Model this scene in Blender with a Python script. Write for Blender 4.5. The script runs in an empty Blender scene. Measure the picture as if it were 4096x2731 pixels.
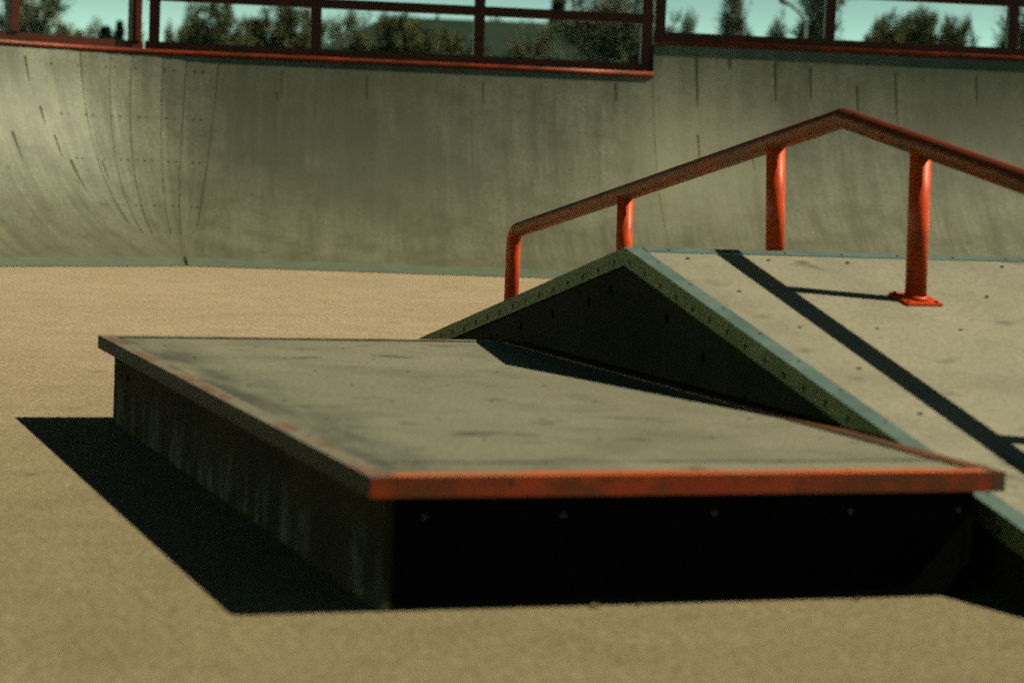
import bpy, bmesh, math, random
from mathutils import Vector, Matrix
S = bpy.context.scene
COL = S.collection
R_ = math.radians
random.seed(7)

# ------------------------------------------------------------------ helpers
def link(o, parent=None):
    COL.objects.link(o)
    if parent is not None:
        o.parent = parent
    return o

def obj(name, bm, mat, parent=None, smooth=False, world=True):
    """link a bmesh as ONE mesh object. Geometry is given in world space; it is
    moved into the frame of its (unrotated) parent."""
    me = bpy.data.meshes.new(name)
    bmesh.ops.recalc_face_normals(bm, faces=bm.faces[:])
    if smooth:
        for f in bm.faces:
            f.smooth = True
    bm.to_mesh(me); bm.free()
    if mat: me.materials.append(mat)
    o = bpy.data.objects.new(name, me)
    link(o, parent)
    if parent is not None and world:
        p = parent; off = Vector((0, 0, 0))
        while p is not None:
            off += p.location; p = p.parent
        me.transform(Matrix.Translation(-off))
    return o

def thing(name, label, cat, loc=(0, 0, 0), group=None):
    o = bpy.data.objects.new(name, None)
    o.empty_display_size = .1
    o.location = loc
    link(o)
    return tag(o, label, cat, group)

def tag(o, label, cat, group=None):
    o['label'] = label; o['category'] = cat
    if group: o['group'] = group
    return o

def box(bm, a, b, bevel=0.0):
    x0, y0, z0 = a; x1, y1, z1 = b
    vs = [bm.verts.new(p) for p in ((x0,y0,z0),(x1,y0,z0),(x1,y1,z0),(x0,y1,z0),(x0,y0,z1),(x1,y0,z1),(x1,y1,z1),(x0,y1,z1))]
    fs = [bm.faces.new([vs[i] for i in q]) for q in ((0,3,2,1),(4,5,6,7),(0,1,5,4),(1,2,6,5),(2,3,7,6),(3,0,4,7))]
    if bevel:
        es = set(e for f in fs for e in f.edges)
        bmesh.ops.bevel(bm, geom=list(es), offset=bevel, segments=2, affect='EDGES', profile=.6)
    return vs

def prism(bm, poly, axis_vec, bevel=0.0):
    """extrude a planar polygon (list of 3d points) along a vector"""
    av = Vector(axis_vec)
    a = [bm.verts.new(p) for p in poly]
    b = [bm.verts.new(Vector(p) + av) for p in poly]
    n = len(poly)
    fs = [bm.faces.new(a), bm.faces.new(b[::-1])]
    for i in range(n):
        fs.append(bm.faces.new((a[i], a[(i+1) % n], b[(i+1) % n], b[i])))
    if bevel:
        es = set(e for f in fs for e in f.edges)
        bmesh.ops.bevel(bm, geom=list(es), offset=bevel, segments=2, affect='EDGES')

def frame(d, up=Vector((0, 0, 1))):
    d = d.normalized()
    s = d.cross(up)
    if s.length < 1e-4: s = d.cross(Vector((0, 1, 0)))
    s.normalize()
    return s, s.cross(d).normalized()

def tube(bm, pts, r, n=20, caps=True, rs=None):
    pts = [Vector(p) for p in pts]
    rings = []
    for i, p in enumerate(pts):
        if i == 0: d = pts[1] - p
        elif i == len(pts)-1: d = p - pts[i-1]
        else: d = (pts[i+1]-p).normalized() + (p-pts[i-1]).normalized()
        s, t = frame(d)
        k = 1.0
        if 0 < i < len(pts)-1:                       # mitre
            c = d.normalized().dot((p-pts[i-1]).normalized()); k = 1/max(c, .5)
        rr = rs[i] if rs else r
        ring = []
        for j in range(n):
            a = 2*math.pi*j/n
            ring.append(bm.verts.new(p + s*math.cos(a)*rr + t*math.sin(a)*rr*k))
        rings.append(ring)
    for a, b in zip(rings, rings[1:]):
        for j in range(n):
            bm.faces.new((a[j], a[(j+1) % n], b[(j+1) % n], b[j]))
    if caps:
        bm.faces.new(rings[0][::-1]); bm.faces.new(rings[-1])

def disc(bm, c, nrm, r, h, n=12, stretch=None):
    """low domed screw / bolt head"""
    nrm = Vector(nrm).normalized(); s, t = frame(nrm, Vector((0, 0, 1)) if abs(nrm.z) < .9 else Vector((0, 1, 0)))
    ks = stretch or (1, 1)
    c = Vector(c)
    lo = [bm.verts.new(c + s*math.cos(2*math.pi*j/n)*r*ks[0] + t*math.sin(2*math.pi*j/n)*r*ks[1]) for j in range(n)]
    hi = [bm.verts.new(c + nrm*h + s*math.cos(2*math.pi*j/n)*r*.75*ks[0] + t*math.sin(2*math.pi*j/n)*r*.75*ks[1]) for j in range(n)]
    for j in range(n): bm.faces.new((lo[j], lo[(j+1) % n], hi[(j+1) % n], hi[j]))
    bm.faces.new(hi)

# ------------------------------------------------------------------ materials
class NT:
    def __init__(s, name):
        s.m = bpy.data.materials.new(name); s.m.use_nodes = True
        s.t = s.m.node_tree; s.b = s.t.nodes['Principled BSDF']
    def n(s, typ, **kw):
        nd = s.t.nodes.new(typ)
        for k, v in kw.items():
            if k.startswith('i_'):
                nd.inputs[k[2:].replace('_', ' ')].default_value = v
            else: setattr(nd, k, v)
        return nd
    def l(s, a, b): s.t.links.new(a, b)
    def coord(s, which='Object', scale=(1, 1, 1), rot=(0, 0, 0)):
        tc = s.n('ShaderNodeTexCoord'); mp = s.n('ShaderNodeMapping')
        mp.inputs['Scale'].default_value = scale; mp.inputs['Rotation'].default_value = rot
        s.l(tc.outputs[which], mp.inputs['Vector']); return mp.outputs['Vector']
    def noise(s, vec, scale, detail=4, rough=.55, lo=.35, hi=.65, dist=0):
        nz = s.n('ShaderNodeTexNoise'); nz.inputs['Scale'].default_value = scale
        nz.inputs['Detail'].default_value = detail; nz.inputs['Roughness'].default_value = rough
        nz.inputs['Distortion'].default_value = dist
        s.l(vec, nz.inputs['Vector'])
        mr = s.n('ShaderNodeMapRange'); mr.inputs['From Min'].default_value = lo; mr.inputs['From Max'].default_value = hi
        s.l(nz.outputs['Fac'], mr.inputs['Value']); return mr.outputs['Result']
    def mix(s, fac, a, b, mode='MIX'):
        mx = s.n('ShaderNodeMix', data_type='RGBA', blend_type=mode)
        for sock, v in ((mx.inputs[0], fac), (mx.inputs[6], a), (mx.inputs[7], b)):
            if isinstance(v, (int, float)): sock.default_value = v
            elif isinstance(v, tuple): sock.default_value = (*v, 1) if len(v) == 3 else v
            else: s.l(v, sock)
        return mx.outputs[2]
    def math(s, op, a, b=0.0, clamp=False):
        m = s.n('ShaderNodeMath', operation=op, use_clamp=clamp)
        for sock, v in ((m.inputs[0], a), (m.inputs[1], b)):
            if isinstance(v, (int, float)): sock.default_value = v
            else: s.l(v, sock)
        return m.outputs[0]
    def done(s, col, rough=.6, metal=0, bump=None, bdist=.002, bstr=.5, spec=.5, gain=.76):
        if not isinstance(col, tuple) and gain != 1: col = s.mix(1.0, col, (gain, gain, gain), 'MULTIPLY')
        if isinstance(col, tuple): s.b.inputs['Base Color'].default_value = (*col, 1)
        else: s.l(col, s.b.inputs['Base Color'])
        if isinstance(rough, (int, float)): s.b.inputs['Roughness'].default_value = rough
        else: s.l(rough, s.b.inputs['Roughness'])
        if isinstance(metal, (int, float)): s.b.inputs['Metallic'].default_value = metal
        else: s.l(metal, s.b.inputs['Metallic'])
        s.b.inputs['Specular IOR Level'].default_value = spec
        if bump is not None:
            bp = s.n('ShaderNodeBump'); bp.inputs['Distance'].default_value = bdist; bp.inputs['Strength'].default_value = bstr
            s.l(bump, bp.inputs['Height']); s.l(bp.outputs['Normal'], s.b.inputs['Normal'])
        return s.m

def m_concrete():
    t = NT('concrete_floor'); v = t.coord('Object')
    c = t.mix(t.noise(v, .35, 5, .55, .3, .7), (.352, .284, .166), (.470, .376, .226))
    c = t.mix(t.math('MULTIPLY', t.noise(v, 3.2, 6, .65, .44, .66), .55), c, (.21, .175, .108))
    c = t.mix(t.math('MULTIPLY', t.noise(v, 42, 4, .85, .42, .58), .85), c, (.165, .132, .08))
    c = t.mix(t.math('MULTIPLY', t.noise(v, 20, 4, .8, .48, .62), .55), c, (.20, .16, .10))
    c = t.mix(t.math('MULTIPLY', t.noise(v, 95, 3, .8, .50, .64), .65), c, (.56, .46, .29))
    # brightness falloff put into the floor colour: darker around the pad, lighter towards the wall
    sx = t.n('ShaderNodeSeparateXYZ'); t.l(v, sx.inputs[0])
    mr = t.n('ShaderNodeMapRange'); mr.interpolation_type = 'SMOOTHSTEP'; mr.inputs['From Min'].default_value = 5.5; mr.inputs['From Max'].default_value = 14.5
    t.l(t.math('ADD', sx.outputs['Y'], t.math('MULTIPLY', t.noise(v, .5, 4, .6, .2, .8), 3.0)), mr.inputs['Value'])
    c = t.mix(mr.outputs['Result'], c, t.mix(1.0, c, (1.66, 1.59, 1.84), 'MULTIPLY'))
    spots = t.noise(v, 7, 3, .5, .66, .74)
    c = t.mix(t.math('MULTIPLY', spots, .6), c, (.13, .10, .06))
    return t.done(c, .78, 0, t.noise(v, 120, 4, .8, .2, .8), .003, .55, .35)

def m_grass():
    t = NT('grass_field'); v = t.coord('Object')
    c = t.mix(t.noise(v, .08, 6, .6), (.045, .055, .02), (.09, .085, .035))
    c = t.mix(t.noise(v, 6, 4, .7), c, (.03, .04, .014))
    return t.done(c, .9)

def m_wall():
    t = NT('ramp_surface_board')
    v = t.coord('UV'); vs = t.coord('UV', (1, .10, 1)); vf = t.coord('UV', (1, .05, 1))
    c = t.mix(t.noise(v, .55, 5, .6, .3, .7), (.240, .250, .188), (.345, .352, .268))
    c = t.mix(t.math('MULTIPLY', t.noise(vs, 5.5, 5, .62, .42, .64), .75), c, (.112, .118, .084))
    c = t.mix(t.math('MULTIPLY', t.noise(vf, 20, 4, .65, .50, .68), .60), c, (.40, .38, .28))
    c = t.mix(t.math('MULTIPLY', t.noise(v, 2.6, 6, .72, .46, .66), .65), c, (.11, .105, .068))
    c = t.mix(t.math('MULTIPLY', t.noise(v, 1.5, 6, .7, .48, .68), .45), c, (.44, .445, .34))
    c = t.mix(t.math('MULTIPLY', t.noise(v, 34, 4, .85, .42, .60), .60), c, (.10, .096, .066))
    c = t.mix(t.math('MULTIPLY', t.noise(v, 9, 2, .4, .70, .75), .55), c, (.04, .045, .03))
    sx = t.n('ShaderNodeSeparateXYZ'); t.l(v, sx.inputs[0])
    def bump_(sock, c0, wd):
        q = t.math('DIVIDE', t.math('SUBTRACT', sock, c0), wd); q = t.math('MULTIPLY', q, q)
        return t.math('SUBTRACT', 1.0, q, True)
    zone = t.math('MULTIPLY', bump_(sx.outputs['X'], 2.7, 2.1), bump_(sx.outputs['Y'], 2.35, 1.35))
    zone = t.math('MULTIPLY', zone, t.noise(vs, 2.6, 5, .65, .15, .50))
    c = t.mix(t.math('MULTIPLY', zone, .85), c, (.085, .092, .062))  # shade of the upper wall put into the colour, broken up by noise
    z2 = t.math('MULTIPLY', bump_(sx.outputs['X'], 9.0, 2.9), bump_(sx.outputs['Y'], 3.3, 1.35))
    z2 = t.math('MULTIPLY', z2, t.noise(v, 1.7, 6, .68, .15, .60))
    c = t.mix(t.math('MULTIPLY', z2, .85), c, (.105, .115, .078))  # the same shade painted over the upper right of the taller section
    z3 = t.math('MULTIPLY', bump_(sx.outputs['X'], 5.9, .95), bump_(sx.outputs['Y'], 2.35, 1.15))
    z3 = t.math('MULTIPLY', z3, t.noise(vs, 2.2, 5, .65, .15, .55))
    c = t.mix(t.math('MULTIPLY', z3, .75), c, (.42, .40, .29))  # sunlit patch beside the deck step, painted in lighter
    # darker brown tone at the foot of the transition, with a ragged edge
    sx = t.n('ShaderNodeSeparateXYZ'); t.l(v, sx.inputs[0])
    edge = t.math('ADD', sx.outputs['Y'], t.math('MULTIPLY', t.noise(v, 1.6, 5, .65, .2, .8), -1.1))
    mr = t.n('ShaderNodeMapRange'); mr.inputs['From Min'].default_value = -.3; mr.inputs['From Max'].default_value = 1.5
    mr.inputs['To Min'].default_value = .62; mr.inputs['To Max'].default_value = 0
    t.l(edge, mr.inputs['Value'])
    c = t.mix(mr.outputs['Result'], c, (.125, .112, .070))
    return t.done(c, .55, 0, t.noise(v, 30, 3, .7, .2, .8), .002, .3, .4)

def m_board(name, a, b, dirt, rough=.5, smudge=None):
    t = NT(name); v = t.coord('Object'); vx = t.coord('Object', (.62, 1.4, 1))
    c = t.mix(t.noise(v, 1.1, 5, .6, .3, .7), a, b)
    c = t.mix(t.math('MULTIPLY', t.noise(v, 2.6, 5, .62, .46, .70), .5), c, dirt)
    c = t.mix(t.math('MULTIPLY', t.noise(v, 60, 4, .85, .42, .60), .60), c, dirt)
    c = t.mix(t.math('MULTIPLY', t.noise(v, 150, 2, .8, .52, .7), .35), c, tuple(min(1, x*1.35) for x in b))
    c = t.mix(t.math('MULTIPLY', t.noise(t.coord('Object', (1.0, 1.5, 1)), 5.5, 3, .4, .64, .74), .6), c, tuple(x*.35 for x in dirt))
    if smudge: c = smudge(t, v, c)
    return t.done(c, rough, 0, t.noise(v, 45, 3, .7, .2, .8), .0012, .3, .4)

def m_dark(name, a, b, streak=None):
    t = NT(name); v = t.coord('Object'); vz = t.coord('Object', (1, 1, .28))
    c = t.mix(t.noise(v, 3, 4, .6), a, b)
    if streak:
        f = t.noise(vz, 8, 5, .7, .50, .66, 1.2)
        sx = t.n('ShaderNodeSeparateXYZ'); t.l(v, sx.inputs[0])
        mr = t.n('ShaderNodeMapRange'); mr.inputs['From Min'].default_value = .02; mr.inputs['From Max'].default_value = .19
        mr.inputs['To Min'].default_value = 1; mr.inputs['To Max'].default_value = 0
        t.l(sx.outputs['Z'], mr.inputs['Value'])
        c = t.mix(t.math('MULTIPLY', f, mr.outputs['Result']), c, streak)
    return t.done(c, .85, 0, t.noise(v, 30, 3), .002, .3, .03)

def m_paint(name, paint, under, lo, hi, rough=.42, scale=9, stretch=(1, 1, 1), chips=.62):
    """painted steel worn through to dark metal / primer in patches"""
    t = NT(name); v = t.coord('Object', stretch)
    c = t.mix(t.noise(v, 4, 4, .6), tuple(x*.8 for x in paint), tuple(min(1, x*1.15) for x in paint))
    w = t.noise(v, scale, 6, .68, lo, hi)
    c = t.mix(w, c, under)
    chip = t.noise(t.coord('Object'), 38, 2, .5, chips+.06, chips+.09)
    c = t.mix(chip, c, (.03, .028, .024))
    return t.done(c, rough, 0, t.noise(v, 60, 3), .0006, .3, .22, 1)

def m_rail(name, paint, under, lo, hi, rough=.4, scale=6, stretch=(1, 1, 1), chips=.6):
    """pipe whose paint is ground off along its upper side"""
    t = NT(name); v = t.coord('Object'); vs = t.coord('Object', stretch)
    c = t.mix(t.noise(vs, scale, 6, .68, lo, hi), paint, under)
    tc = t.n('ShaderNodeTexCoord'); sx = t.n('ShaderNodeSeparateXYZ'); t.l(tc.outputs['Normal'], sx.inputs[0])
    f = t.math('ADD', sx.outputs['Z'], t.math('MULTIPLY', t.noise(t.coord('Object', (1, .35, 1)), 9, 5, .7, .2, .8), .7))
    mr = t.n('ShaderNodeMapRange'); mr.inputs['From Min'].default_value = .42; mr.inputs['From Max'].default_value = .80
    t.l(f, mr.inputs['Value'])
    c = t.mix(mr.outputs['Result'], c, (.17, .036, .018))
    chip = t.noise(v, 30, 2, .5, chips+.05, chips+.08)
    c = t.mix(chip, c, (.02, .02, .018))
    return t.done(c, rough, 0, t.noise(v, 60, 3), .0006, .3, .08, 1)

def m_steel(name, a, b, metal=.6, rough=.42):
    t = NT(name); v = t.coord('Object')
    c = t.mix(t.noise(v, 5, 5, .65, .3, .7), a, b)
    c = t.mix(t.math('MULTIPLY', t.noise(v, 70, 3, .8, .5, .7), .5), c, tuple(x*.45 for x in a))
    return t.done(c, t.math('ADD', t.math('MULTIPLY', t.noise(v, 9, 4), .18), rough), metal)

def m_plain(name, a, b, scale=4, rough=.8, metal=0, spec=.12):
    t = NT(name); v = t.coord('Object')
    return t.done(t.mix(t.noise(v, scale, 4, .6), a, b), rough, metal, spec=spec)

def pad_smudge(t, v, c):
    sx = t.n('ShaderNodeSeparateXYZ'); t.l(v, sx.inputs[0])
    # bluish wax / aluminium smear ground into the board along the left grinding edge
    mr = t.n('ShaderNodeMapRange'); mr.interpolation_type = 'SMOOTHSTEP'
    mr.inputs['From Min'].default_value = .36; mr.inputs['From Max'].default_value = .10
    t.l(t.math('ADD', sx.outputs['X'], .80), mr.inputs['Value'])
    f = t.math('MULTIPLY', mr.outputs['Result'], t.noise(t.coord('Object', (2.2, .5, 1)), 3.4, 5, .62, .36, .60))
    c = t.mix(t.math('MULTIPLY', f, .85), c, (.085, .088, .085))
    # a long scrape parallel to the front edge
    wv = t.math('ADD', sx.outputs['Y'], t.math('MULTIPLY', t.noise(t.coord('Object', (.5, .01, 1)), 2.0, 1, .4, .2, .8), .07))
    d = t.math('ABSOLUTE', t.math('ADD', wv, 1.50))
    m2 = t.n('ShaderNodeMapRange'); m2.inputs['From Min'].default_value = .024; m2.inputs['From Max'].default_value = .008
    t.l(d, m2.inputs['Value'])
    g = t.math('MULTIPLY', m2.outputs['Result'], t.noise(t.coord('Object', (1, .2, 1)), 2.2, 3, .5, .32, .48))
    return t.mix(t.math('MULTIPLY', g, .8), c, (.06, .06, .055))

M = dict(
    concrete=m_concrete(), grass=m_grass(), wall=m_wall(),
    padtop=m_board('pad_top_board', (.315, .305, .236), (.44, .42, .325), (.135, .135, .108), .5, pad_smudge),
    slope=m_board('wedge_board', (.38, .355, .285), (.52, .485, .39), (.23, .215, .172), .52),
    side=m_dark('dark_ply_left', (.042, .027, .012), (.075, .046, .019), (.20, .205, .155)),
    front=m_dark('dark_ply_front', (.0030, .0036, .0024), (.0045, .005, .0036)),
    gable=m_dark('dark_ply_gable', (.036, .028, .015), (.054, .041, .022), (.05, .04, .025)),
    orange=m_paint('orange_paint', (.80, .072, .010), (.40, .05, .014), .50, .70),
    orange_edge=m_paint('worn_orange_edge', (.60, .095, .020), (.42, .17, .08), .42, .62, .4, 7, (.6, 2, 2), .60),
    shade_red=m_paint('shaded_red_edge', (.36, .042, .009), (.15, .038, .011), .40, .58, .5, 6, (1.5, 2, 2), .62),
    worn_edge=m_paint('bare_worn_edge', (.20, .12, .085), (.23, .21, .165), .42, .52, .42, 5, (2, .6, 2), .60),
    brown_edge=m_paint('brown_worn_edge', (.26, .070, .028), (.10, .055, .03), .38, .60, .42, 5, (2, .6, 2), .60),
    rail=m_rail('ground_rail_paint', (.62, .12, .032), (.36, .10, .035), .38, .60, .42, 6, (1, .5, 2), .60),
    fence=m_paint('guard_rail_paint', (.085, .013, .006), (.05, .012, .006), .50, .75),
    coping=m_paint('coping_paint', (.28, .036, .009), (.11, .025, .011), .42, .62, .42, 5),
    teal=m_steel('bluish_steel', (.15, .245, .25), (.25, .36, .36), .35, .40),
    plate=m_steel('transition_steel', (.15, .20, .15), (.215, .27, .205), .2, .5),
    olive=m_plain('shaded_olive_flange', (.26, .215, .085), (.37, .30, .12), 7, .6),
    shade_brown=m_plain('shaded_brown_flange', (.050, .032, .014), (.085, .05, .02), 7, .7),
    bolt=m_plain('zinc_bolt', (.13, .145, .12), (.2, .21, .17), 40, .6),
    screw=m_plain('dark_screw', (.035, .033, .026), (.06, .055, .045), 30, .6),
    hole=m_plain('dark_hole', (.006, .006, .004), (.010, .010, .007), 20, .9, 0, .0),
    joint=m_plain('dark_joint', (.055, .06, .042), (.10, .10, .07), 8, .8),  # dark line colour of the panel joints and plate gap
    stain=m_plain('drip_stain', (.085, .088, .062), (.15, .145, .105), 6, .7),
    timber=m_plain('deck_timber', (.10, .085, .055), (.15, .125, .08), 3),
    bark=m_plain('bark', (.09, .10, .06), (.14, .13, .075), 2, .9),
    barkdark=m_plain('bark_dark', (.05, .06, .04), (.08, .08, .05), 2, .9),
    twig=m_plain('twigs', (.22, .25, .155), (.32, .33, .21), .6, .9),
    bud=m_plain('budding_leaves', (.17, .19, .09), (.25, .25, .12), .5, .8),
    needle=m_plain('conifer_needles', (.03, .06, .036), (.055, .09, .05), .7, .9),
    roof=m_plain('grey_roof', (.026, .050, .040), (.038, .066, .052), .8, .7),
    house=m_plain('house_wall', (.16, .15, .11), (.22, .20, .15), 1, .9),
    glass=m_plain('window_glass', (.02, .03, .035), (.03, .04, .045), 1, .1),
    galv=m_plain('grey_lamp_steel', (.20, .23, .21), (.26, .29, .27), 3, .5, .3),
    leaf=m_plain('dry_leaf', (.20, .16, .07), (.30, .24, .12), 20, .8),
)

# ------------------------------------------------------------------ camera (solved from the photograph)
YAW, PITCH, ROLL = .3416, .0792, .0405
FPX = 5314.0                                     # focal length in units where the frame is 2352 wide
def cam_matrix():
    B = Matrix(((1, 0, 0), (0, 0, -1), (0, 1, 0)))
    cy, sy = math.cos(YAW), math.sin(YAW); cp, sp = math.cos(PITCH), math.sin(PITCH); cr, sr = math.cos(ROLL), math.sin(ROLL)
    Rz = Matrix(((cy, -sy, 0), (sy, cy, 0), (0, 0, 1)))
    Rx = Matrix(((1, 0, 0), (0, cp, -sp), (0, sp, cp)))
    Rr = Matrix(((cr, -sr, 0), (sr, cr, 0), (0, 0, 1)))
    return Rr @ Rx @ B @ Rz                       # world -> (right, down, forward)
W2C = cam_matrix()
cd = bpy.data.cameras.new('camera'); cam = bpy.data.objects.new('camera', cd); COL.objects.link(cam)
r, dn, fw = (Vector(W2C[i]) for i in range(3))
cam.matrix_world = Matrix(((r.x, -dn.x, -fw.x, 0), (r.y, -dn.y, -fw.y, 0), (r.z, -dn.z, -fw.z, 1.0), (0, 0, 0, 1)))
cd.sensor_width = 36; cd.lens = FPX/2352*36; cd.clip_end = 3000; cd.clip_start = .05
cd.dof.use_dof = True; cd.dof.focus_distance = 10.8; cd.dof.aperture_fstop = 2.9; cd.dof.aperture_blades = 0
S.camera = cam
FH = Vector((fw.x, fw.y, 0)).normalized(); RH = Vector((FH.y, -FH.x, 0))
def far_xy(u, depth):
    """ground point at a bearing and a distance from the viewpoint"""
    a = math.tan((u-1176)/FPX)
    return FH*depth + RH*(a*depth)
def far_z(u, v, depth):
    return 1.0 + (363+(u-1176)*.0405 - v)/FPX*depth

# ------------------------------------------------------------------ light
SD = Vector((.925, -.22, 1.0)).normalized()       # towards the sun
sun = bpy.data.lights.new('sun', 'SUN'); sun.energy = 5.0; sun.angle = R_(.5); sun.color = (1, .92, .62)
so = bpy.data.objects.new('sun', sun); COL.objects.link(so)
so.rotation_euler = SD.to_track_quat('Z', 'Y').to_euler(); so.location = (20, -3, 25)
w = bpy.data.worlds.new('World'); S.world = w; w.use_nodes = True
nt = w.node_tree; bg = nt.nodes['Background']
sky = nt.nodes.new('ShaderNodeTexSky'); sky.sky_type = 'NISHITA'; sky.sun_disc = False
sky.sun_elevation = math.asin(SD.z); sky.sun_rotation = math.atan2(SD.x, SD.y)
sky.air_density = .4; sky.dust_density = .0; sky.ozone_density = 1.0
# deep clear sky: contrast of the sky raised around its horizon brightness, cool green-blue cast of the film
bw = nt.nodes.new('ShaderNodeRGBToBW'); dv = nt.nodes.new('ShaderNodeMath'); dv.operation = 'DIVIDE'; dv.inputs[1].default_value = 4.2
pw = nt.nodes.new('ShaderNodeMath'); pw.operation = 'POWER'; pw.inputs[1].default_value = 1.6
cb = nt.nodes.new('ShaderNodeCombineColor')
m1 = nt.nodes.new('ShaderNodeMix'); m1.data_type = 'RGBA'; m1.blend_type = 'MULTIPLY'; m1.inputs[0].default_value = 1
tint = nt.nodes.new('ShaderNodeMix'); tint.data_type = 'RGBA'; tint.blend_type = 'MULTIPLY'; tint.inputs[0].default_value = 1
tint.inputs[7].default_value = (1.68, 1.90, 1.04, 1)
L_ = nt.links.new
L_(sky.outputs[0], bw.inputs[0]); L_(bw.outputs[0], dv.inputs[0]); L_(dv.outputs[0], pw.inputs[0])
for i in range(3): L_(pw.outputs[0], cb.inputs[i])
L_(sky.outputs[0], m1.inputs[6]); L_(cb.outputs[0], m1.inputs[7]); L_(m1.outputs[2], tint.inputs[6]); L_(tint.outputs[2], bg.inputs['Color'])
bg.inputs['Strength'].default_value = .08

# ------------------------------------------------------------------ ground
def struct(o): o['kind'] = 'structure'; return o
bm = bmesh.new()
g = 900
vs = [bm.verts.new(p) for p in ((-g, -g, -.06), (g, -g, -.06), (g, g, -.06), (-g, g, -.06))]; bm.faces.new(vs)
struct(obj('grass_field', bm, M['grass']))
bm = bmesh.new()
box(bm, (-25, -15, -.3), (40, 36, 0))
struct(obj('concrete_floor', bm, M['concrete']))

# ------------------------------------------------------------------ manual pad
AX, AY, PW, PL, PH = 1.3747, 4.7416, 1.5691, 3.5677, .3052
pad = thing('manual_pad', 'low grey manual pad with worn orange steel edges on the floor in front', 'skate platform', (AX+PW/2, AY+PL/2, 0))
OV = .053
x0, x1, y0, y1 = AX, AX+PW, AY, AY+PL
bm = bmesh.new(); box(bm, (x0+.004, y0+.004, PH-.03), (x1-.004, y1-.004, PH-.005)); top = obj('top_panel', bm, M['padtop'], pad)
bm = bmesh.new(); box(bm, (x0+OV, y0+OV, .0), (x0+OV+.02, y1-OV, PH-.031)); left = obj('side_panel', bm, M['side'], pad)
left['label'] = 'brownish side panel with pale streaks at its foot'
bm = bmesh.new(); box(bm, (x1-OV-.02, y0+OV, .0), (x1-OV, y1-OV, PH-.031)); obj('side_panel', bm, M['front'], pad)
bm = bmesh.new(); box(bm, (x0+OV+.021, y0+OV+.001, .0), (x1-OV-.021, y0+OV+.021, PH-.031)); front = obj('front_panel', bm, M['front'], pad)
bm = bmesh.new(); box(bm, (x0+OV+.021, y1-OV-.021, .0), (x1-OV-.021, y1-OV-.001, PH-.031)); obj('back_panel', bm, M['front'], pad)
FL, FV, TH = .056, .047, .004                     # flange widths and steel thickness
def angle_y(xa, sgn, ya, yb):
    """angle iron along y with its corner at x=xa; sgn = direction in which the top flange runs"""
    bm = bmesh.new()
    p = [(0, 0), (FL, 0), (FL, -TH), (TH, -TH), (TH, -FV), (0, -FV)]
    prism(bm, [(xa+sgn*a, ya, PH+b) for a, b in p], (0, yb-ya, 0), .0012); return bm
def angle_x(ya, sgn, xa, xb, wide=None):
    bm = bmesh.new(); w_ = wide or FL
    p = [(0, 0), (w_, 0), (w_, -TH), (TH, -TH), (TH, -FV), (0, -FV)]
    prism(bm, [(xa, ya+sgn*a, PH+b) for a, b in p], (xb-xa, 0, 0), .0012); return bm
e = obj('edge_angle', angle_y(x0, 1, y0, y1), M['worn_edge'], pad); e.data.materials.append(M['shade_brown'])
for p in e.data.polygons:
    if p.normal.x < -.7: p.material_index = 1  # outer face gets a darker brown: its shade put into the colour
e['label'] = 'left edge angle ground bare of paint'
e = obj('edge_angle', angle_y(x1, -1, y0+.068, y1), M['brown_edge'], pad); e['label'] = 'right edge angle of thin dull orange paint'
e = obj('edge_angle', angle_x(y0, 1, x0+FL+.001, x1-.034, .066), M['orange_edge'], pad); e['label'] = 'bright orange front edge angle'
e.data.materials.append(M['shade_red'])
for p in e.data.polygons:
    if p.normal.y < -.7: p.material_index = 1  # front face gets a darker red: its weaker light put into the colour
obj('edge_angle', angle_x(y1, -1, x0+FL+.001, x1-FL-.001), M['worn_edge'], pad)['label'] = 'back edge angle worn grey'
bm = bmesh.new(); box(bm, (x1-.033, y0+.002, PH-FV), (x1, y0+.067, PH-.0006), .0015); obj('corner_cap', bm, M['brown_edge'], pad)
# closing pieces of the front angle in the two corners
bm = bmesh.new(); box(bm, (x0+.001, y0-.003, PH-FV), (x0+FL, y0-.0005, PH-.002), .0008); obj('corner_cap', bm, M['shade_red'], pad)
for u in (938, 1248, 1600, 1932, 2207):
    # bolts of the front panel
    x = x0 + OV + .09 + (u-938)/(2207-938)*(PW-2*OV-.13)
    bm = bmesh.new(); disc(bm, (x, y0+OV+.0008, PH-.098), (0, -1, 0), .0065, .004); obj('bolt', bm, M['bolt'], front)
for (x, y) in [(x0+.18+i*.31, y0+.25+j*.42) for j in range(8) for i in range(5)]:
    bm = bmesh.new(); disc(bm, (x+random.uniform(-.01, .01), y+random.uniform(-.01, .01), PH-.0052), (0, 0, 1), .007, .0015, 10); obj('screw', bm, M['screw'], top)
bm = bmesh.new(); disc(bm, (x0+OV-.0002, y1-OV-.28, .185), (-1, 0, 0), .008, .003, 10, (1, 2.2)); obj('bolt_hole', bm, M['hole'], left)

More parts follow.
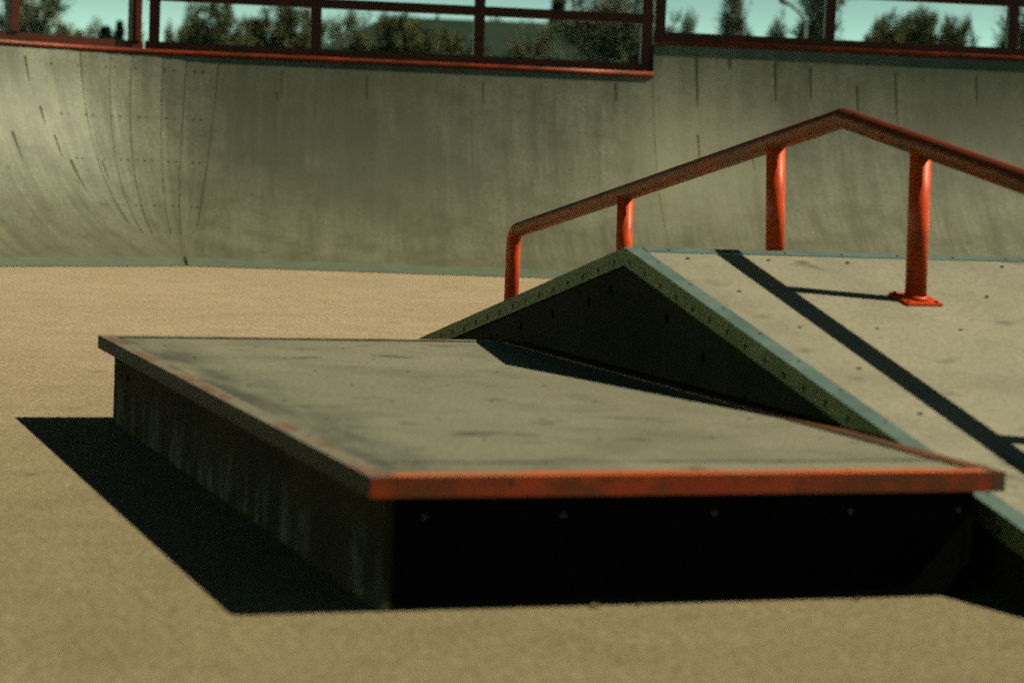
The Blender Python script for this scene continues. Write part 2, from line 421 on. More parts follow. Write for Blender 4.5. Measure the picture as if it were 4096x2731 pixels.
# ------------------------------------------------------------------ wedge ramp with ridge
XG, YR, ZR, MN, MF, XE = 2.9806, 7.2808, .7091, .2115, .2212, 6.3
ridge = thing('wedge_ramp', 'pale double sided wedge ramp with bluish steel ridge behind the pad', 'skate ramp', (XG, YR, 0))
YN, YF = YR-ZR/MN, YR+ZR/MF
nn = Vector((0, -MN, 1)).normalized(); nf = Vector((0, MF, 1)).normalized()
def slope_slab(xa, xb, ya, yb, m, y_ref, up, th):
    """slab lying on a slope: its top is `up` above the ridge plane"""
    def z(y): return ZR - m*abs(y-y_ref)
    k = math.sqrt(1+m*m)
    return [(xa, ya, z(ya)+up*k), (xa, yb, z(yb)+up*k), (xa, yb, z(yb)+(up-th)*k), (xa, ya, z(ya)+(up-th)*k)], (xb-xa, 0, 0)
SLW = .062                                         # width of the steel flange on the slope
bm = bmesh.new(); prism(bm, *slope_slab(XG+SLW+.004, XE, YN+.14, YR-.05, MN, YR, 0, .02)); near = obj('slope_panel', bm, M['slope'], ridge)
bm = bmesh.new(); prism(bm, *slope_slab(XG+SLW+.004, XE, YR+.05, YF-.14, MF, YR, 0, .02)); farp = obj('slope_panel', bm, M['slope'], ridge)
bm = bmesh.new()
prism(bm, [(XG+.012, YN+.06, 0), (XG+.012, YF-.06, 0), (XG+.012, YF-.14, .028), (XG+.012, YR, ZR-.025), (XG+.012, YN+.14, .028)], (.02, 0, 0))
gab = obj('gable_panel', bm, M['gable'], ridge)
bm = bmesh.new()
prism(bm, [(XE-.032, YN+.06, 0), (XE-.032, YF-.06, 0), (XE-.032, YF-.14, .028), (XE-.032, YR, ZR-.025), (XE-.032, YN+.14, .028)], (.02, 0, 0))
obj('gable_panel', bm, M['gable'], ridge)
# toe plates where the slopes meet the floor
for (ya, yb, m) in ((YN, YN+.139, MN), (YF-.139, YF, MF)):
    bm = bmesh.new(); pl = slope_slab(XG, XE, ya, yb, m, YR, .003, .006); prism(bm, *pl); obj('toe_plate', bm, M['teal'], ridge)
# ridge cap: bent steel strip, a trace proud of the boards
RC = .05
bm = bmesh.new()
prism(bm, [(XG+SLW+.004, YR-RC, ZR-MN*RC+.004), (XG+SLW+.004, YR, ZR+.005), (XG+SLW+.004, YR+RC, ZR-MF*RC+.004),
           (XG+SLW+.004, YR+RC, ZR-MF*RC-.004), (XG+SLW+.004, YR, ZR-.003), (XG+SLW+.004, YR-RC, ZR-MN*RC-.004)], (XE-XG-SLW-.004, 0, 0))
cap = obj('ridge_strip', bm, M['teal'], ridge)
# steel angle along both gable edges: flange on the slope and flange down the gable
GV = .054
for (ya, yb, m, lab) in ((YN+.14, YR-.0008, MN, 'sloping edge angle that runs down towards the camera'), (YR+.0008, YF-.14, MF, 'sloping edge angle that runs down behind the pad')):
    bm = bmesh.new()
    pl, ax = slope_slab(XG, XG+SLW, ya, yb, m, YR, .003, .006); prism(bm, pl, ax)
    pl, ax = slope_slab(XG, XG+.005, ya, yb, m, YR, -.0031, GV); prism(bm, pl, ax)
    ea = obj('edge_angle', bm, M['teal'], ridge); ea['label'] = lab
    ea.data.materials.append(M['olive'])
    for p in ea.data.polygons:
        if p.normal.x < -.7: p.material_index = 1  # same steel: shade and warm bounce of the gable flange painted as olive
    n = 24 if m == MN else 21
    for k in range(n):
        t_ = (k+.6)/n; y = ya + (yb-ya)*t_
        z = ZR - m*abs(y-YR) - .036 + random.uniform(-.004, .004)
        bm = bmesh.new(); disc(bm, (XG-.0002, y, z), (-1, 0, 0), .0052, .002, 10, (1, 2.3)); obj('slot_screw', bm, M['hole'], ea)
        if k % 2 == 0 and m == MN:
            bm = bmesh.new(); disc(bm, (XG+.045, y, ZR-m*abs(y-YR)+.0031), nn, .006, .002, 10); obj('screw', bm, M['screw'], ea)
for (y, z) in ((7.62, .50), (7.98, .43), (8.32, .36), (8.66, .28), (7.42, .56), (6.92, .50), (6.62, .40), (6.30, .30), (6.0, .2), (5.7, .14), (9.0, .2)):
    bm = bmesh.new(); disc(bm, (XG+.0118, y, z), (-1, 0, 0), .010, .003, 12, (1, 1.9)); obj('bolt_hole', bm, M['hole'], gab)
for j in range(6):
    y = YR - .11 - j*.40
    for i in range(7):
        x = XG+.20+i*.30
        if x > 5.2: continue
        bm = bmesh.new(); disc(bm, (x+random.uniform(-.02, .02), y+random.uniform(-.02, .02), ZR-MN*(YR-y)+.0002), nn, .008, .002, 10); obj('screw', bm, M['screw'], near)
for i in range(12):
    x = XG+.15+i*.22
    bm = bmesh.new(); disc(bm, (x, YR-.028, ZR-MN*.028+.0046), nn, .006, .002, 10); obj('screw', bm, M['screw'], cap)

# ------------------------------------------------------------------ kinked grind rail over the ridge
XR = 3.7774; RR = .036
grind = thing('grind_rail', 'orange kinked round grind rail on posts straddling the wedge ramp', 'grind rail', (XR, YR, 0))
AP = Vector((XR, 7.268, 1.184))
def zrail(y): return AP.z - (.164*(AP.y-y) if y < AP.y else .1600*(y-AP.y))
def zdeck(y):
    z = ZR - (MN*(YR-y) if y < YR else MF*(y-YR)); return max(z, 0)
YB, YA = 10.66, 3.87
far_end = [(XR, YB+.045-.045*math.cos(a)*1.0, zrail(YB-.05)-.10+.0) for a in (0,)]
def bend(yc, sgn):
    """rounded elbow that turns the rail down into its end post"""
    pts = []; rb = .075
    zt = zrail(yc - sgn*rb)
    for k in range(1, 9):
        a = math.pi/2*k/8*.93
        pts.append((XR, yc - sgn*rb + sgn*rb*math.sin(a), zt - rb*(1-math.cos(a)) - .1*rb*math.sin(a)))
    return pts
b1 = bend(YB, 1); b0 = bend(YA, -1)
path = [(XR, YA, .0)] + b0[::-1] + [(XR, AP.y-.001, zrail(AP.y-.001)), ] + b1 + [(XR, YB, 0.0)]
bm = bmesh.new(); tube(bm, [(XR, YA+.075, zrail(YA+.075)), AP, (XR, YB-.075, zrail(YB-.075))], RR, 24)
obj('rail_pipe', bm, M['rail'], grind, True)
for (yc, sgn, bp) in ((YB, 1, b1), (YA, -1, b0)):
    bm = bmesh.new()
    tube(bm, [(XR, yc-sgn*.0755, zrail(yc-sgn*.0755))] + bp + [(XR, yc, bp[-1][2]-.05), (XR, yc, zdeck(yc))], RR*.995, 24)
    po = obj('post', bm, M['orange'], grind, True)
    bm = bmesh.new(); box(bm, (XR-.075, yc-.075, .0005), (XR+.075, yc+.075, .0085), .002); obj('base_plate', bm, M['orange'], po)
for (y, yb_) in ((9.244, 9.215), (7.796, 7.751), (6.715, 6.696), (5.25, 5.25)):
    m = MN if y < YR else -MF
    bm = bmesh.new(); tube(bm, [(XR, y, zrail(y)-.008), (XR, yb_, zdeck(yb_)+.006)], RR*.98, 24)
    po = obj('post', bm, M['orange'], grind, True)
    # welded plate lying on the slope
    bm = bmesh.new()
    h = .066
    ca, sa = math.cos(R_(0)), math.sin(R_(0))
    zz = lambda dy: zdeck(yb_) + m*dy
    prism(bm, [(XR-h, yb_-h, zz(-h)+.0005), (XR+h, yb_-h, zz(-h)+.0005), (XR+h, yb_+h, zz(h)+.0005), (XR-h, yb_+h, zz(h)+.0005)], (0, 0, .010), .002)
    bp = obj('base_plate', bm, M['orange'], po)
    bm = bmesh.new()
    n = nn if y < YR else nf
    c0 = Vector((XR, yb_, zdeck(yb_)+.0105))
    tube(bm, [c0, c0+n*.012], .04, 20, True, [.046, .0365]); obj('weld', bm, M['orange'], po, True)
    for sx_ in (-1, 1):
        for sy_ in (-1, 1):
            bm = bmesh.new(); disc(bm, (XR+sx_*.051, yb_+sy_*.051, zz(sy_*.051)+.0106), n, .009, .006, 8); obj('bolt', bm, M['orange'], po)

# ------------------------------------------------------------------ quarter pipe wall
K = Vector((3.88, 18.85, 0)); RQ = 2.4
TL, TR = R_(23), R_(-12.8)
dirL = Vector((math.cos(TL), math.sin(TL), 0)); dirR = Vector((math.cos(TR), math.sin(TR), 0))
nL = Vector((-math.sin(TL), math.cos(TL), 0)); nR = Vector((-math.sin(TR), math.cos(TR), 0))
H1, H2 = 1.80, 2.11
S_STEP, S_END, S_LEFT = 4.205, 12.0, 4.0
R0 = .06
def plan(s):
    """foot of the wall and its backward normal at run s (negative = left of the corner)"""
    if s < -R0*.35: return K + dirL*(s+R0*.35), nL
    if s > R0*.35: return K + dirR*(s-R0*.35), nR
    t = (s+R0*.35)/(R0*.7); a = TL + (TR-TL)*t
    return K.copy(), Vector((-math.sin(a), math.cos(a), 0))
def prof(phi): return RQ*math.sin(phi), RQ*(1-math.cos(phi))
def wp(s, phi, lift=0.0):
    b, n = plan(s); o, z = prof(phi)
    nrm = -n*math.sin(phi) + Vector((0, 0, 1))*math.cos(phi)
    p = b + n*o; p.z = z + .004
    return p + nrm*lift
PH0 = math.asin(.47/RQ)                            # the steel plate covers the first half metre
PH1 = math.acos(1-H1/RQ); PH2 = math.acos(1-H2/RQ)
def sheet(ss, phs, name, mat, parent, lift=0.0, uv0=None, sharp=()):
    uv0 = ss[0] if uv0 is None else uv0
    bm = bmesh.new(); uvl = bm.loops.layers.uv.new('UVMap')
    G = [[bm.verts.new(wp(s, p, lift)) for p in phs] for s in ss]
    su = [0.0]
    for a, b in zip(ss, ss[1:]):
        su.append(su[-1] + max(abs(b-a), (wp(b, 1.0)-wp(a, 1.0)).length))
    for i in range(len(ss)-1):
        for j in range(len(phs)-1):
            q = [(i, j), (i+1, j), (i+1, j+1), (i, j+1)]
            f = bm.faces.new([G[a][b] for a, b in q]); f.smooth = True
            for l, (a, b) in zip(f.loops, q): l[uvl].uv = (uv0+su[a], RQ*phs[b])
    for i in sharp:
        for j in range(len(phs)-1):
            e = bm.edges.get((G[i][j], G[i][j+1]))
            if e: e.smooth = False
    return obj(name, bm, mat, parent)
lin = lambda a, b, n: [a+(b-a)*i/n for i in range(n+1)]
FACETS = (0, .21, .41, .55, .75, .90, 1.0)          # the corner is clad in flat tapering panels
corner = [(f-.5)*R0*.7 for f in FACETS]
ss1 = lin(-S_LEFT, -R0*.35, 6)[:-1] + corner + lin(R0*.35, S_STEP, 8)[1:]
qp = thing('quarter_pipe', 'long curved grey quarter pipe wall with panel seams fanning out in its corner', 'skate ramp', plan(0)[0])
sheet(ss1, lin(PH0+.0015, PH1, 28), 'riding_surface', M['wall'], qp, sharp=range(6, 6+len(corner)))
tq = thing('quarter_pipe', 'taller curved grey quarter pipe section behind the grind rail', 'skate ramp', plan(S_STEP)[0])
ss2 = lin(S_STEP+.004, S_END, 10)
sheet(ss2, lin(PH0+.0015, PH2, 32), 'riding_surface', M['wall'], tq, uv0=5.56)
sheet(lin(-S_LEFT, -R0*.35, 6)[:-1] + corner[:4], lin(0, PH0, 5), 'transition_plate', M['plate'], qp, .001)
sheet(corner[3:] + lin(R0*.35, S_STEP, 8)[1:], lin(0, PH0, 5), 'transition_plate', M['plate'], qp, .0015)
sheet(ss2, lin(0, PH0, 5), 'transition_plate', M['plate'], tq, .001)
def strip(pts, wds, lift, mat, name, parent):
    """narrow ribbon lying on the wall; pts = (s, arc offset, phi)"""
    bm = bmesh.new(); prev = None
    for (s, phi), wd in zip(pts, wds):
        b, n = plan(s); tdir = Vector((n.y, -n.x, 0))
        c = wp(s, phi, lift)
        a_, b_ = bm.verts.new(c - tdir*wd/2), bm.verts.new(c + tdir*wd/2)
        if prev: bm.faces.new((prev[0], prev[1], b_, a_))
        prev = (a_, b_)
    return obj(name, bm, mat, parent)
# joints between the corner panels; in the fan they share the foot of the corner
PHB = math.asin(1.0/RQ)
for f0, f1, low in ((.16, .21, .50), (.26, .41, PHB), (.40, .55, PHB), (.66, .75, PHB), (.80, .90, PHB), (.95, None, PHB)):
    sb = (f0-.5)*R0*.7; st = (f1-.5)*R0*.7 if f1 is not None else .17
    phs = lin(low, PH1-.01, 14)
    strip([(sb+(st-sb)*k/14, p) for k, p in enumerate(phs)], [.003+.003*random.random() for _ in phs], .003, M['joint'], 'panel_joint', qp)
ga, gb = wp(-.05, .012, .006), wp(.0105, PH0, .006)
gt = (gb-ga).normalized(); gs = gt.cross(Vector((0, 0, 1))).normalized()*.008
bm = bmesh.new(); bm.faces.new([bm.verts.new(q) for q in (ga-gs, ga+gs, (ga+gb)/2+gs-Vector((0, 0, .010)), gb+gs, gb-gs, (ga+gb)/2-gs-Vector((0, 0, .010)))])
obj('plate_gap', bm, M['joint'], qp)
# drip stains and heel marks below the coping (s, top phi, length in phi, width)
for (u, v0, ln, wd, par) in ((100, 140, .10, .022, 0), (185, 148, .34, .028, 0), (197, 148, .04, .03, 0), (8, 128, .25, .03, 0), (112, 250, .08, .02, 0), (36, 305, .13, .026, 0), (125, 312, .10, .016, 0),
                              (140, 366, .16, .026, 0), (231, 370, .10, .018, 0), (668, 165, .10, .03, 0), (660, 215, .04, .04, 0), (858, 175, .10, .02, 0), 
                              (1425, 190, .08, .03, 0), (1120, 190, .09, .014, 0), (1613, 120, .22, .022, 1), (1690, 128, .05, .028, 1), (1797, 140, .16, .026, 1), 
                              (1880, 150, .14, .02, 1), (1990, 195, .13, .02, 1), (2082, 160, .24, .02, 1), (2275, 170, .12, .02, 1), (1611, 310, .16, .014, 1), (1735, 345, .10, .012, 1)):
    hgt = (363+(u-1176)*.0405 - v0)/FPX*21.3 + 1
    par_o, pmax = (qp, PH1) if not par else (tq, PH2)
    phi = min(math.acos(max(-1, 1-hgt/RQ)), pmax-.02)
    if u < 155: s = (u-155)/216 - R0*.35
    elif u < 510: s = ((u-155)/355-.5)*R0*.7
    else: s = (u-510)/243.5 + .10
    phs = lin(phi-ln, phi, 8)
    strip([(s, p) for p in phs], [wd*(.15+.85*(k/8)**.7) for k in range(9)], .0025, M['stain'], 'drip_stain', par_o)
# screw rows
for s in lin(-.02, .02, 5):
    for phi in (PH1-.06, PH1-.26, .62, .86):
        for off in (-.0012, .0012):
            bm = bmesh.new(); b, n = plan(s+off)
            disc(bm, wp(s+off, phi, .002), -n*math.sin(phi)+Vector((0, 0, 1))*math.cos(phi), .011, .002, 8); obj('screw', bm, M['screw'], qp)
# copings, decks, backs
def sweep(ss, phi, off_n, off_z, r, name, mat, parent, n=16):
    pts = []
    for s in ss:
        b, nn_ = plan(s); o, z = prof(phi); p = b + nn_*(o+off_n); p.z = z + off_z + .004; pts.append(p)
    bm = bmesh.new(); tube(bm, pts, r, n); return obj(name, bm, mat, parent, True)
CR = .029
sA = lin(-S_LEFT, -R0*.35, 3) + lin(-R0*.35, R0*.35, 8)[1:-1] + lin(R0*.35, S_STEP, 3)
sB = [S_STEP+.03, 9.0, S_END]
sweep(sA, PH1, .012, .022, CR, 'coping', M['coping'], qp)
sweep(sB, PH2, .012, .022, CR, 'coping', M['coping'], tq)
def deck(ss, phi, parent, depth=1.3):
    bm = bmesh.new(); rows = []
    for s in ss:
        b, n = plan(s); o, z = prof(phi)
        q = []
        for (oo, zz_) in ((o+.05, z-.005), (o+depth, z-.005), (o+depth, z-.055), (o+.05, z-.055)):
            p = b + n*oo; p.z = zz_; q.append(bm.verts.new(p))
        rows.append(q)
    for a, b in zip(rows, rows[1:]):
        for j in range(4): bm.faces.new((a[j], a[(j+1) % 4], b[(j+1) % 4], b[j]))
    bm.faces.new(rows[0]); bm.faces.new(rows[-1][::-1])
    obj('deck', bm, M['timber'], parent)
    bm = bmesh.new(); rows = []
    for s in ss:
        b, n = plan(s); o, z = prof(phi); q = []
        for (oo, zz_) in ((o+depth-.03, 0), (o+depth-.03, z-.056), (o+depth-.01, z-.056), (o+depth-.01, 0)):
            p = b + n*oo; p.z = zz_; q.append(bm.verts.new(p))
        rows.append(q)
    for a, b in zip(rows, rows[1:]):
        for j in range(4): bm.faces.new((a[j], a[(j+1) % 4], b[(j+1) % 4], b[j]))
    bm.faces.new(rows[0]); bm.faces.new(rows[-1][::-1])
    obj('back_panel', bm, M['timber'], parent)
deck(sA, PH1, qp); deck([S_STEP+.01, S_END], PH2, tq)
for (s, phi, par) in ((-S_LEFT+.0, PH1, qp), (S_STEP+.006, PH2, tq), (S_END, PH2, tq)):
    b, n = plan(s); t_ = Vector((n.y, -n.x, 0))
    pts = []
    for p in lin(0.05, phi, 20):
        o, z = prof(p); q = b + n*(o+.003); q.z = z-.004; pts.append(q)
    o, z = prof(phi)
    q = b+n*(o+1.25); q.z = z-.06; pts.append(q); q = b+n*(o+1.25); q.z = 0; pts.append(q)
    bm = bmesh.new(); prism(bm, pts, t_*.012 if s < S_END else t_*-.012); obj('end_panel', bm, M['gable'], par)

# ------------------------------------------------------------------ guard rails on the decks
def guard(label, run, s0, s1, posts, phi, mid, topz, off=.135):
    o_, z_ = prof(phi); dv, nv = (dirL, nL) if run == 'left' else (dirR, nR)
    def rp(q): p = K + nv*(o_+off) + dv*q; p.z = z_; return p
    a, b = rp(s0), rp(s1)
    o = thing('guard_rail', label, 'guard rail', ((a+b)/2).to_tuple(), 'orange guard rails along the quarter pipe decks')
    t_ = dv; n = nv
    def bar(p0, p1, w_, h_, nm):
        bm = bmesh.new()
        q = [p0 - n*w_/2, p0 + n*w_/2, p0 + n*w_/2 + Vector((0, 0, h_)), p0 - n*w_/2 + Vector((0, 0, h_))]
        prism(bm, q, p1-p0, .004); return obj(nm, bm, M['fence'], o)
    bar(a + Vector((0, 0, .02)), b + Vector((0, 0, .02)), .05, .112, 'toe_board')
    for k, q_ in enumerate(posts):
        p = rp(q_); wd = .098
        q = [p - t_*wd/2 - n*.045, p + t_*wd/2 - n*.045, p + t_*wd/2 + n*.045, p - t_*wd/2 + n*.045]
        q = [x + Vector((0, 0, .133)) for x in q]
        bm = bmesh.new(); prism(bm, q, (0, 0, topz-.134), .004); obj('post', bm, M['fence'], o)
    for nm, z in (('mid_rail', mid), ('top_rail', topz)):
        bar(a + Vector((0, 0, z)), b + Vector((0, 0, z)), .086 if nm == 'mid_rail' else .11, .088, nm)
    return o
guard('orange guard rail over the left end of the corner, its toe board in the sun', 'left', -S_LEFT, 1.06, (-3.3, -1.85, -.30, .98), PH1, .62, 1.05)
guard('shaded guard rail with mid rail on the lower deck right of the corner', 'right', -.54, S_STEP-.02, (-.46, 1.02, 2.54, S_STEP-.08), PH1, .505, 1.0)
guard('shaded guard rail on the taller deck at right behind the grind rail', 'right', S_STEP+.0, S_END, (S_STEP+.055, 5.90, 7.70, 9.4, 11.1), PH2, .53, 1.0)

# ------------------------------------------------------------------ trees beyond the park
def stick(bm, a, b, ra, rb, n=3):
    s, t = frame(b-a)
    A = [bm.verts.new(a + (s*math.cos(2*math.pi*j/n) + t*math.sin(2*math.pi*j/n))*ra) for j in range(n)]
    B = [bm.verts.new(b + (s*math.cos(2*math.pi*j/n) + t*math.sin(2*math.pi*j/n))*rb) for j in range(n)]
    for j in range(n): bm.faces.new((A[j], A[(j+1) % n], B[(j+1) % n], B[j]))
def rnd_dir(rng):
    while True:
        v = Vector((rng.uniform(-1, 1), rng.uniform(-1, 1), rng.uniform(-1, 1)))
        if .1 < v.length < 1: return v.normalized()
def leafy(bm, p, size, rng, wd=1.0):
    d = rnd_dir(rng); s, t = frame(d)
    vs = [bm.verts.new(p + s*size*a + t*size*b*wd) for a, b in ((-.5, 0), (0, -.28), (.5, 0), (0, .28))]
    bm.faces.new(vs)
def tree_meshes(kind, seed):
    """unit tree, 10 m tall; returns trunk, limbs, crown meshes"""
    rng = random.Random(seed); bt, bl, bc = bmesh.new(), bmesh.new(), bmesh.new()
    if kind == 'conifer':
        tube(bt, [(0, 0, 0), (0.05, 0, 5), (0, .04, 10)], .2, 7, True, [.22, .14, .02])
        for k in range(420):
            z = 1.0 + 8.9*(k/420)**.9; rad = (10.2-z)*.24*(.75+.5*rng.random()); a = rng.uniform(0, 6.283)
            p0 = Vector((0, 0, z)); p1 = Vector((math.cos(a)*rad, math.sin(a)*rad, z - rad*.35))
            if k % 3 == 0: stick(bl, p0, p1, .03, .01)
            for j in range(9):
                q = p0.lerp(p1, .15+.85*rng.random()) + rnd_dir(rng)*.14; leafy(bc, q, .42, rng)
    else:
        # trunk, limbs fanning into an ellipsoidal crown, twigs radiating from points on the limbs
        cz, rx, rz, nlimb, ntw, tl, tw = {'round': (6.3, 3.3, 3.7, 34, 9, .66, .042), 'bushy': (5.6, 3.6, 4.4, 52, 17, .58, .06),
                                          'tall': (6.2, 1.25, 3.8, 26, 7, .50, .05)}[kind]
        th = cz - rz*.8
        tube(bt, [(0, 0, 0), (.06, .03, th*.6), (-.05, .05, th+.8), (.05, 0, cz), (0, .05, cz+rz*.5)], .2, 8, True, [.26, .2, .16, .10, .04])
        lobes = [(rnd_dir(rng), rng.uniform(.78, 1.12)) for _ in range(11)]
        def shell(d):
            k = 1.0
            for ld_, lk in lobes:
                c = d.dot(ld_)
                if c > .72: k += (lk-1)*(c-.72)/.28
            return k
        for i in range(nlimb):
            d = rnd_dir(rng)
            if d.z < -.15: d.z = -d.z
            k = shell(d)*rng.uniform(.82, 1.05)
            z0 = th + (cz-th)*rng.uniform(.1, 1.05)
            p0 = Vector((0, 0, z0)); p3 = Vector((d.x*rx*k, d.y*rx*k, cz + d.z*rz*k))
            p1 = p0.lerp(p3, .35) + Vector((0, 0, .35)) + rnd_dir(rng)*.2; p2 = p0.lerp(p3, .7) + Vector((0, 0, .25)) + rnd_dir(rng)*.25
            tube(bl, [p0, p1, p2, p3], .05, 5, False, [.09, .06, .04, .018])
            for j in range(16):
                f = rng.uniform(.25, 1.0)
                q = (p0.lerp(p1, f*3) if f < .33 else p1.lerp(p2, f*3-1) if f < .67 else p2.lerp(p3, f*3-2))
                d2 = ((p3-p0).normalized()*.8 + rnd_dir(rng) + Vector((0, 0, .35))).normalized()
                ln = rng.uniform(.5, 1.25)*(1.25-.5*f)
                e_ = q + d2*ln
                stick(bl, q, e_, .020, .008)
                for m in range(ntw):
                    g = q.lerp(e_, rng.uniform(.2, 1.0)); d3 = (d2*.9 + rnd_dir(rng)*1.0).normalized()
                    L = tl*rng.uniform(.6, 1.4); s_, t_ = frame(d3); w_ = tw*rng.uniform(.6, 1.3)
                    sd = (s_*math.cos(m*1.7) + t_*math.sin(m*1.7))*w_/2
                    vs = [bc.verts.new(g - sd*.6), bc.verts.new(g + sd*.6), bc.verts.new(g + d3*L*.6 + sd), bc.verts.new(g + d3*L), bc.verts.new(g + d3*L*.6 - sd)]
                    bc.faces.new(vs)
    out = []
    for bm, nm, mt in ((bt, 'trunk', 'barkdark'), (bl, 'limbs', 'bark'), (bc, 'crown', {'conifer': 'needle', 'bushy': 'bud'}.get(kind, 'twig'))):
        zmax = max((v.co.z for v in bm.verts), default=1)
        me = bpy.data.meshes.new(nm); bm.to_mesh(me); bm.free(); me.materials.append(M[mt]); out.append((nm, me, zmax))
    ext = {'round': 3.7, 'bushy': 4.0, 'tall': 1.7, 'conifer': 2.3}[kind]
    return [(a, b) for a, b, _ in out], ext
KINDS = {}
def tree(name, kind, variant, u, vtop, wpx, depth, label):
    key = (kind, variant)
    if key not in KINDS: KINDS[key] = tree_meshes(kind, variant*17+3)
    meshes, ext = KINDS[key]
    p = far_xy(u, depth); h_ = far_z(u, vtop, depth)
    o = thing(name, label, 'tree', (p.x, p.y, -.06), 'trees beyond the quarter pipe')
    wdt = wpx*1.25/FPX*depth/2
    k = wdt/ext; hz = h_/10
    k = min(max(k, hz*.35), hz*2.2)
    o.scale = (k, k, hz); o.rotation_euler = (0, 0, (u*1.37) % 6.28)
    for nm, me in meshes:
        c = bpy.data.objects.new(nm, me); link(c, o)
    return o
TR_ = [
 ('bare_tree', 'round', 1, 70, -60, 210, 130, 'large dark bare tree beyond the left end of the guard rail'),
 ('bare_tree', 'round', 2, 215, 34, 70, 170, 'small round bare tree showing between dark conifers left of the corner post'),
 ('conifer', 'conifer', 1, 262, 50, 110, 150, 'dark pointed conifer just left of the corner posts'),
 ('conifer', 'conifer', 2, 232, 62, 150, 145, 'low broad dark conifer beside the pointed one left of the corner posts'),
 ('bare_tree', 'round', 3, 305, 38, 60, 160, 'bare tree half hidden by the double corner post'),
 ('bare_tree', 'round', 2, 392, 30, 80, 165, 'small bare tree just right of the double corner post'),
 ('bare_tree', 'bushy', 1, 480, 6, 170, 160, 'dense round topped tree in the first bay right of the corner post'),
 ('bare_tree', 'bushy', 2, 632, 8, 200, 165, 'wide loose crowned tree in front of the second lower deck post'),
 ('bare_tree', 'round', 1, 770, 22, 130, 185, 'thin bare tree just left of the grey roofed house'),
 ('budding_tree', 'bushy', 3, 885, 22, 190, 112, 'yellow green budding tree before the left end of the grey roof'),
 ('budding_tree', 'bushy', 1, 1010, 72, 190, 108, 'low yellow green bush before the middle of the grey roof'),
 ('conifer', 'conifer', 2, 976, 36, 34, 150, 'slim conifer poking over the ridge of the grey roof'),
 ('bare_tree', 'round', 3, 1160, 36, 130, 190, 'pale bare tree rising behind the grey roof beside the third post'),
 ('conifer', 'conifer', 1, 1252, -30, 150, 140, 'tall dark conifer behind the right part of the grey roof'),
 ('bare_tree', 'round', 2, 1385, -70, 250, 100, 'big bare tree with open limbs in the bay before the deck step'),
 ('bare_tree', 'tall', 1, 1547, 30, 40, 190, 'small thin bare tree right beside the post at the deck step'),
 ('bare_tree', 'tall', 2, 1652, -75, 70, 170, 'tall narrow bare tree left of the street lamp'),
 ('bare_tree', 'tall', 3, 1747, 20, 50, 170, 'short upright bare tree just left of the street lamp pole'),
 ('bare_tree', 'tall', 1, 1850, -85, 110, 150, 'tall bare tree between the street lamp and the taller deck post'),
 ('budding_tree', 'bushy', 2, 1985, 36, 130, 150, 'olive tree right of the taller deck post, left of the wide clump'),
 ('budding_tree', 'bushy', 3, 2085, 16, 150, 155, 'olive tree at the top of the wide clump at right'),
 ('budding_tree', 'bushy', 1, 2150, 46, 90, 150, 'lowest olive tree at the right end of the wide clump'),
 ('bare_tree', 'tall', 2, 2285, -10, 110, 160, 'bare tree beside the rightmost deck post'),
 ('conifer', 'conifer', 1, 2268, 46, 110, 150, 'dark conifer at the far right before a bare tree'),
 ('budding_tree', 'bushy', 2, 150, 62, 130, 175, 'low olive tree at the foot of the large bare tree at far left'),
 ('budding_tree', 'bushy', 3, 425, 58, 120, 185, 'low olive tree in the gap left of the dense round topped tree'),
 ('budding_tree', 'bushy', 1, 555, 50, 130, 190, 'olive tree filling the gap between the dense tree and the loose crowned tree'),
 ('budding_tree', 'bushy', 2, 700, 40, 110, 190, 'olive tree half hidden by the second lower deck post'),
 ('bare_tree', 'round', 1, 1090, 44, 110, 195, 'bare tree behind the roof ridge just left of the third post'),
 ('bare_tree', 'round', 2, 1300, 30, 100, 190, 'bare tree between the tall dark conifer and the big open limbed tree'),
 ('budding_tree', 'bushy', 3, 1450, 92, 110, 100, 'low olive bush below the big bare tree by the deck step'),
 ('bare_tree', 'round', 1, 1195, 66, 150, 112, 'thin bare scrub in front of the grey roof right of the third post'),
 ('bare_tree', 'round', 3, 800, 72, 110, 112, 'low bare scrub at the left foot of the grey roof'),
 ('bare_tree', 'tall', 3, 1690, 58, 50, 185, 'low thin bare tree between the tall narrow tree and the lamp'),
 ('budding_tree', 'bushy', 1, 1815, 60, 90, 180, 'low olive tree at the foot of the street lamp'),
 ('budding_tree', 'bushy', 2, 2040, 30, 130, 165, 'olive tree in the middle of the wide clump'),
 ('bare_tree', 'round', 3, 2400, -20, 130, 170, 'bare tree cut off by the right edge of the picture'),
]
for a in TR_: tree(*a)
# ------------------------------------------------------------------ house roof and street lamp
D = 125
pL, pR = far_xy(862, D), far_xy(1490, D)
zr_ = far_z(1100, 52, D)
hx = RH; hy = FH
hs = thing('house', 'house with long grey green roof seen through the lower deck rail', 'house', ((pL+pR)/2).to_tuple())
def HP(a, b, z): return pL + hx*a + hy*b + Vector((0, 0, z))
Lh = (pR-pL).length; ez = far_z(1100, 140, D)
bm = bmesh.new()
e_ = [bm.verts.new(HP(*q)) for q in ((-3.2, -4.5, ez), (Lh+.5, -4.5, ez), (Lh+.5, 4.5, ez), (-3.2, 4.5, ez))]
rdg = [bm.verts.new(HP(0, 0, zr_)), bm.verts.new(HP(Lh, 0, zr_))]
for q in ((e_[0], e_[1], rdg[1], rdg[0]), (e_[1], e_[2], rdg[1]), (e_[2], e_[3], rdg[0], rdg[1]), (e_[3], e_[0], rdg[0]), (e_[3], e_[2], e_[1], e_[0])): bm.faces.new(q)
rf = obj('roof', bm, M['roof'], hs)
bm = bmesh.new()
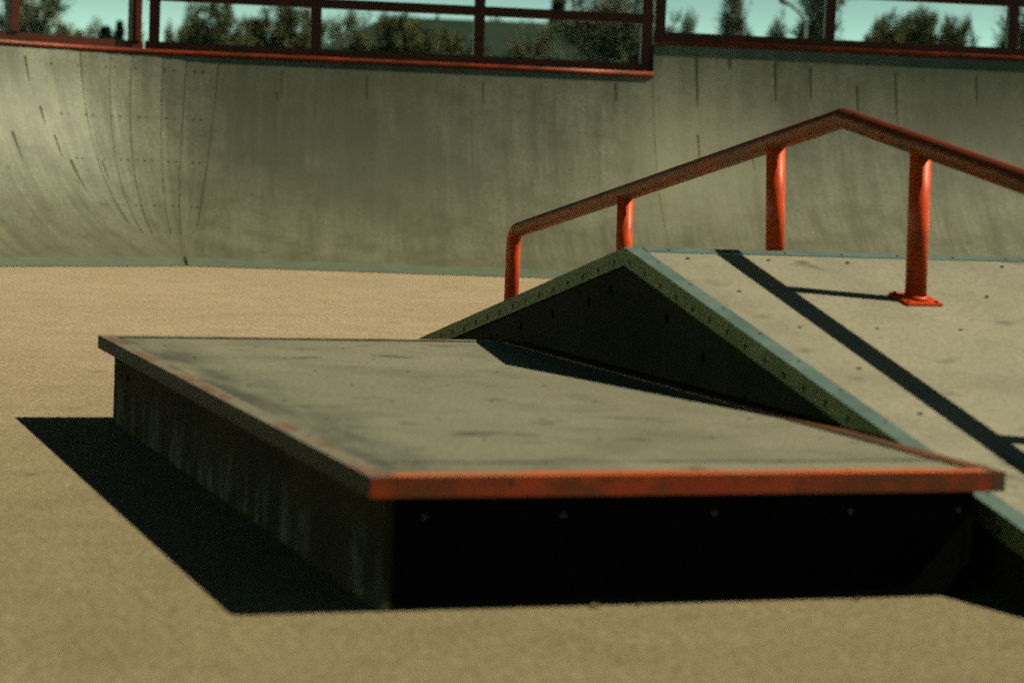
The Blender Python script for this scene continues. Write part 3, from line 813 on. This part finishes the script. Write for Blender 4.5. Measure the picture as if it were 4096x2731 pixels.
prism(bm, [HP(-2.8, -4.1, -.06), HP(Lh+.1, -4.1, -.06), HP(Lh+.1, 4.1, -.06), HP(-2.8, 4.1, -.06)], (0, 0, ez+.05)); obj('wall', bm, M['house'], hs)
for k in range(5):
    bm = bmesh.new(); a = .2+k*3.4
    prism(bm, [HP(a, -4.16, 1.0), HP(a+1.3, -4.16, 1.0), HP(a+1.3, -4.11, 1.0), HP(a, -4.11, 1.0)], (0, 0, 1.4)); obj('window', bm, M['glass'], hs)
DL = 85
pb = far_xy(1812, DL)
lamp = thing('street_lamp', 'grey street lamp with curved arm among the trees at right', 'street lamp', (pb.x, pb.y, -.06))
zl = far_z(1812, 10, DL)
def LP(a, z): return pb - RH*a + Vector((0, 0, z))
px = DL/FPX
pts = [LP(0, -.06), LP(0, zl-62*px), LP(2*px, zl-45*px), LP(10*px, zl-30*px), LP(24*px, zl-16*px), LP(42*px, zl-5*px)]
bm = bmesh.new(); tube(bm, pts, .07, 10, True, [.10, .075, .07, .065, .06, .055]); obj('pole', bm, M['galv'], lamp, True)
bm = bmesh.new(); tube(bm, [LP(41*px, zl-5*px), LP(46*px, zl-3*px), LP(58*px, zl+2*px), LP(64*px, zl+4*px)], .1, 10, True, [.06, .11, .12, .05]); obj('lamp_head', bm, M['galv'], lamp, True)

# ------------------------------------------------------------------ small litter by the pad
def leaf_at(x, y, s, label, rz):
    bm = bmesh.new()
    pr = [(-.5, 0), (-.25, -.22), (.15, -.26), (.5, -.04), (.6, 0), (.45, .1), (.1, .27), (-.3, .2)]
    ring = [bm.verts.new((a*s*math.cos(rz)-b*s*math.sin(rz), a*s*math.sin(rz)+b*s*math.cos(rz), .004+abs(b)*s*.9)) for a, b in pr]
    c = bm.verts.new((0, 0, .005))
    for i in range(len(ring)): bm.faces.new((ring[i], ring[(i+1) % len(ring)], c))
    o = obj('dry_leaf', bm, M['leaf']); o.location = (x, y, 0)
    sm = o.modifiers.new('thickness', 'SOLIDIFY'); sm.thickness = .0015
    return tag(o, label, 'leaf', 'dry leaves along the foot of the pad')
leaf_at(1.92, 4.768, .028, 'dry pale leaf at the foot of the black pad front, the leftmost one', .4)
leaf_at(2.03, 4.772, .020, 'tiny dry leaf beside the bigger one at the foot of the pad front', 1.4)
leaf_at(2.58, 4.77, .02, 'dry leaf at the foot of the pad front towards its right end', 2.2)

# ------------------------------------------------------------------ render settings
S.render.engine = 'CYCLES'
S.cycles.use_denoising = False
S.cycles.diffuse_bounces = 0
S.cycles.use_light_tree = False
S.cycles.use_adaptive_sampling = True; S.cycles.adaptive_threshold = 1.0; S.cycles.adaptive_min_samples = 44   # keeps some grain
S.view_settings.view_transform = 'Standard'; S.view_settings.look = 'None'
S.view_settings.exposure = 0; S.view_settings.gamma = 1
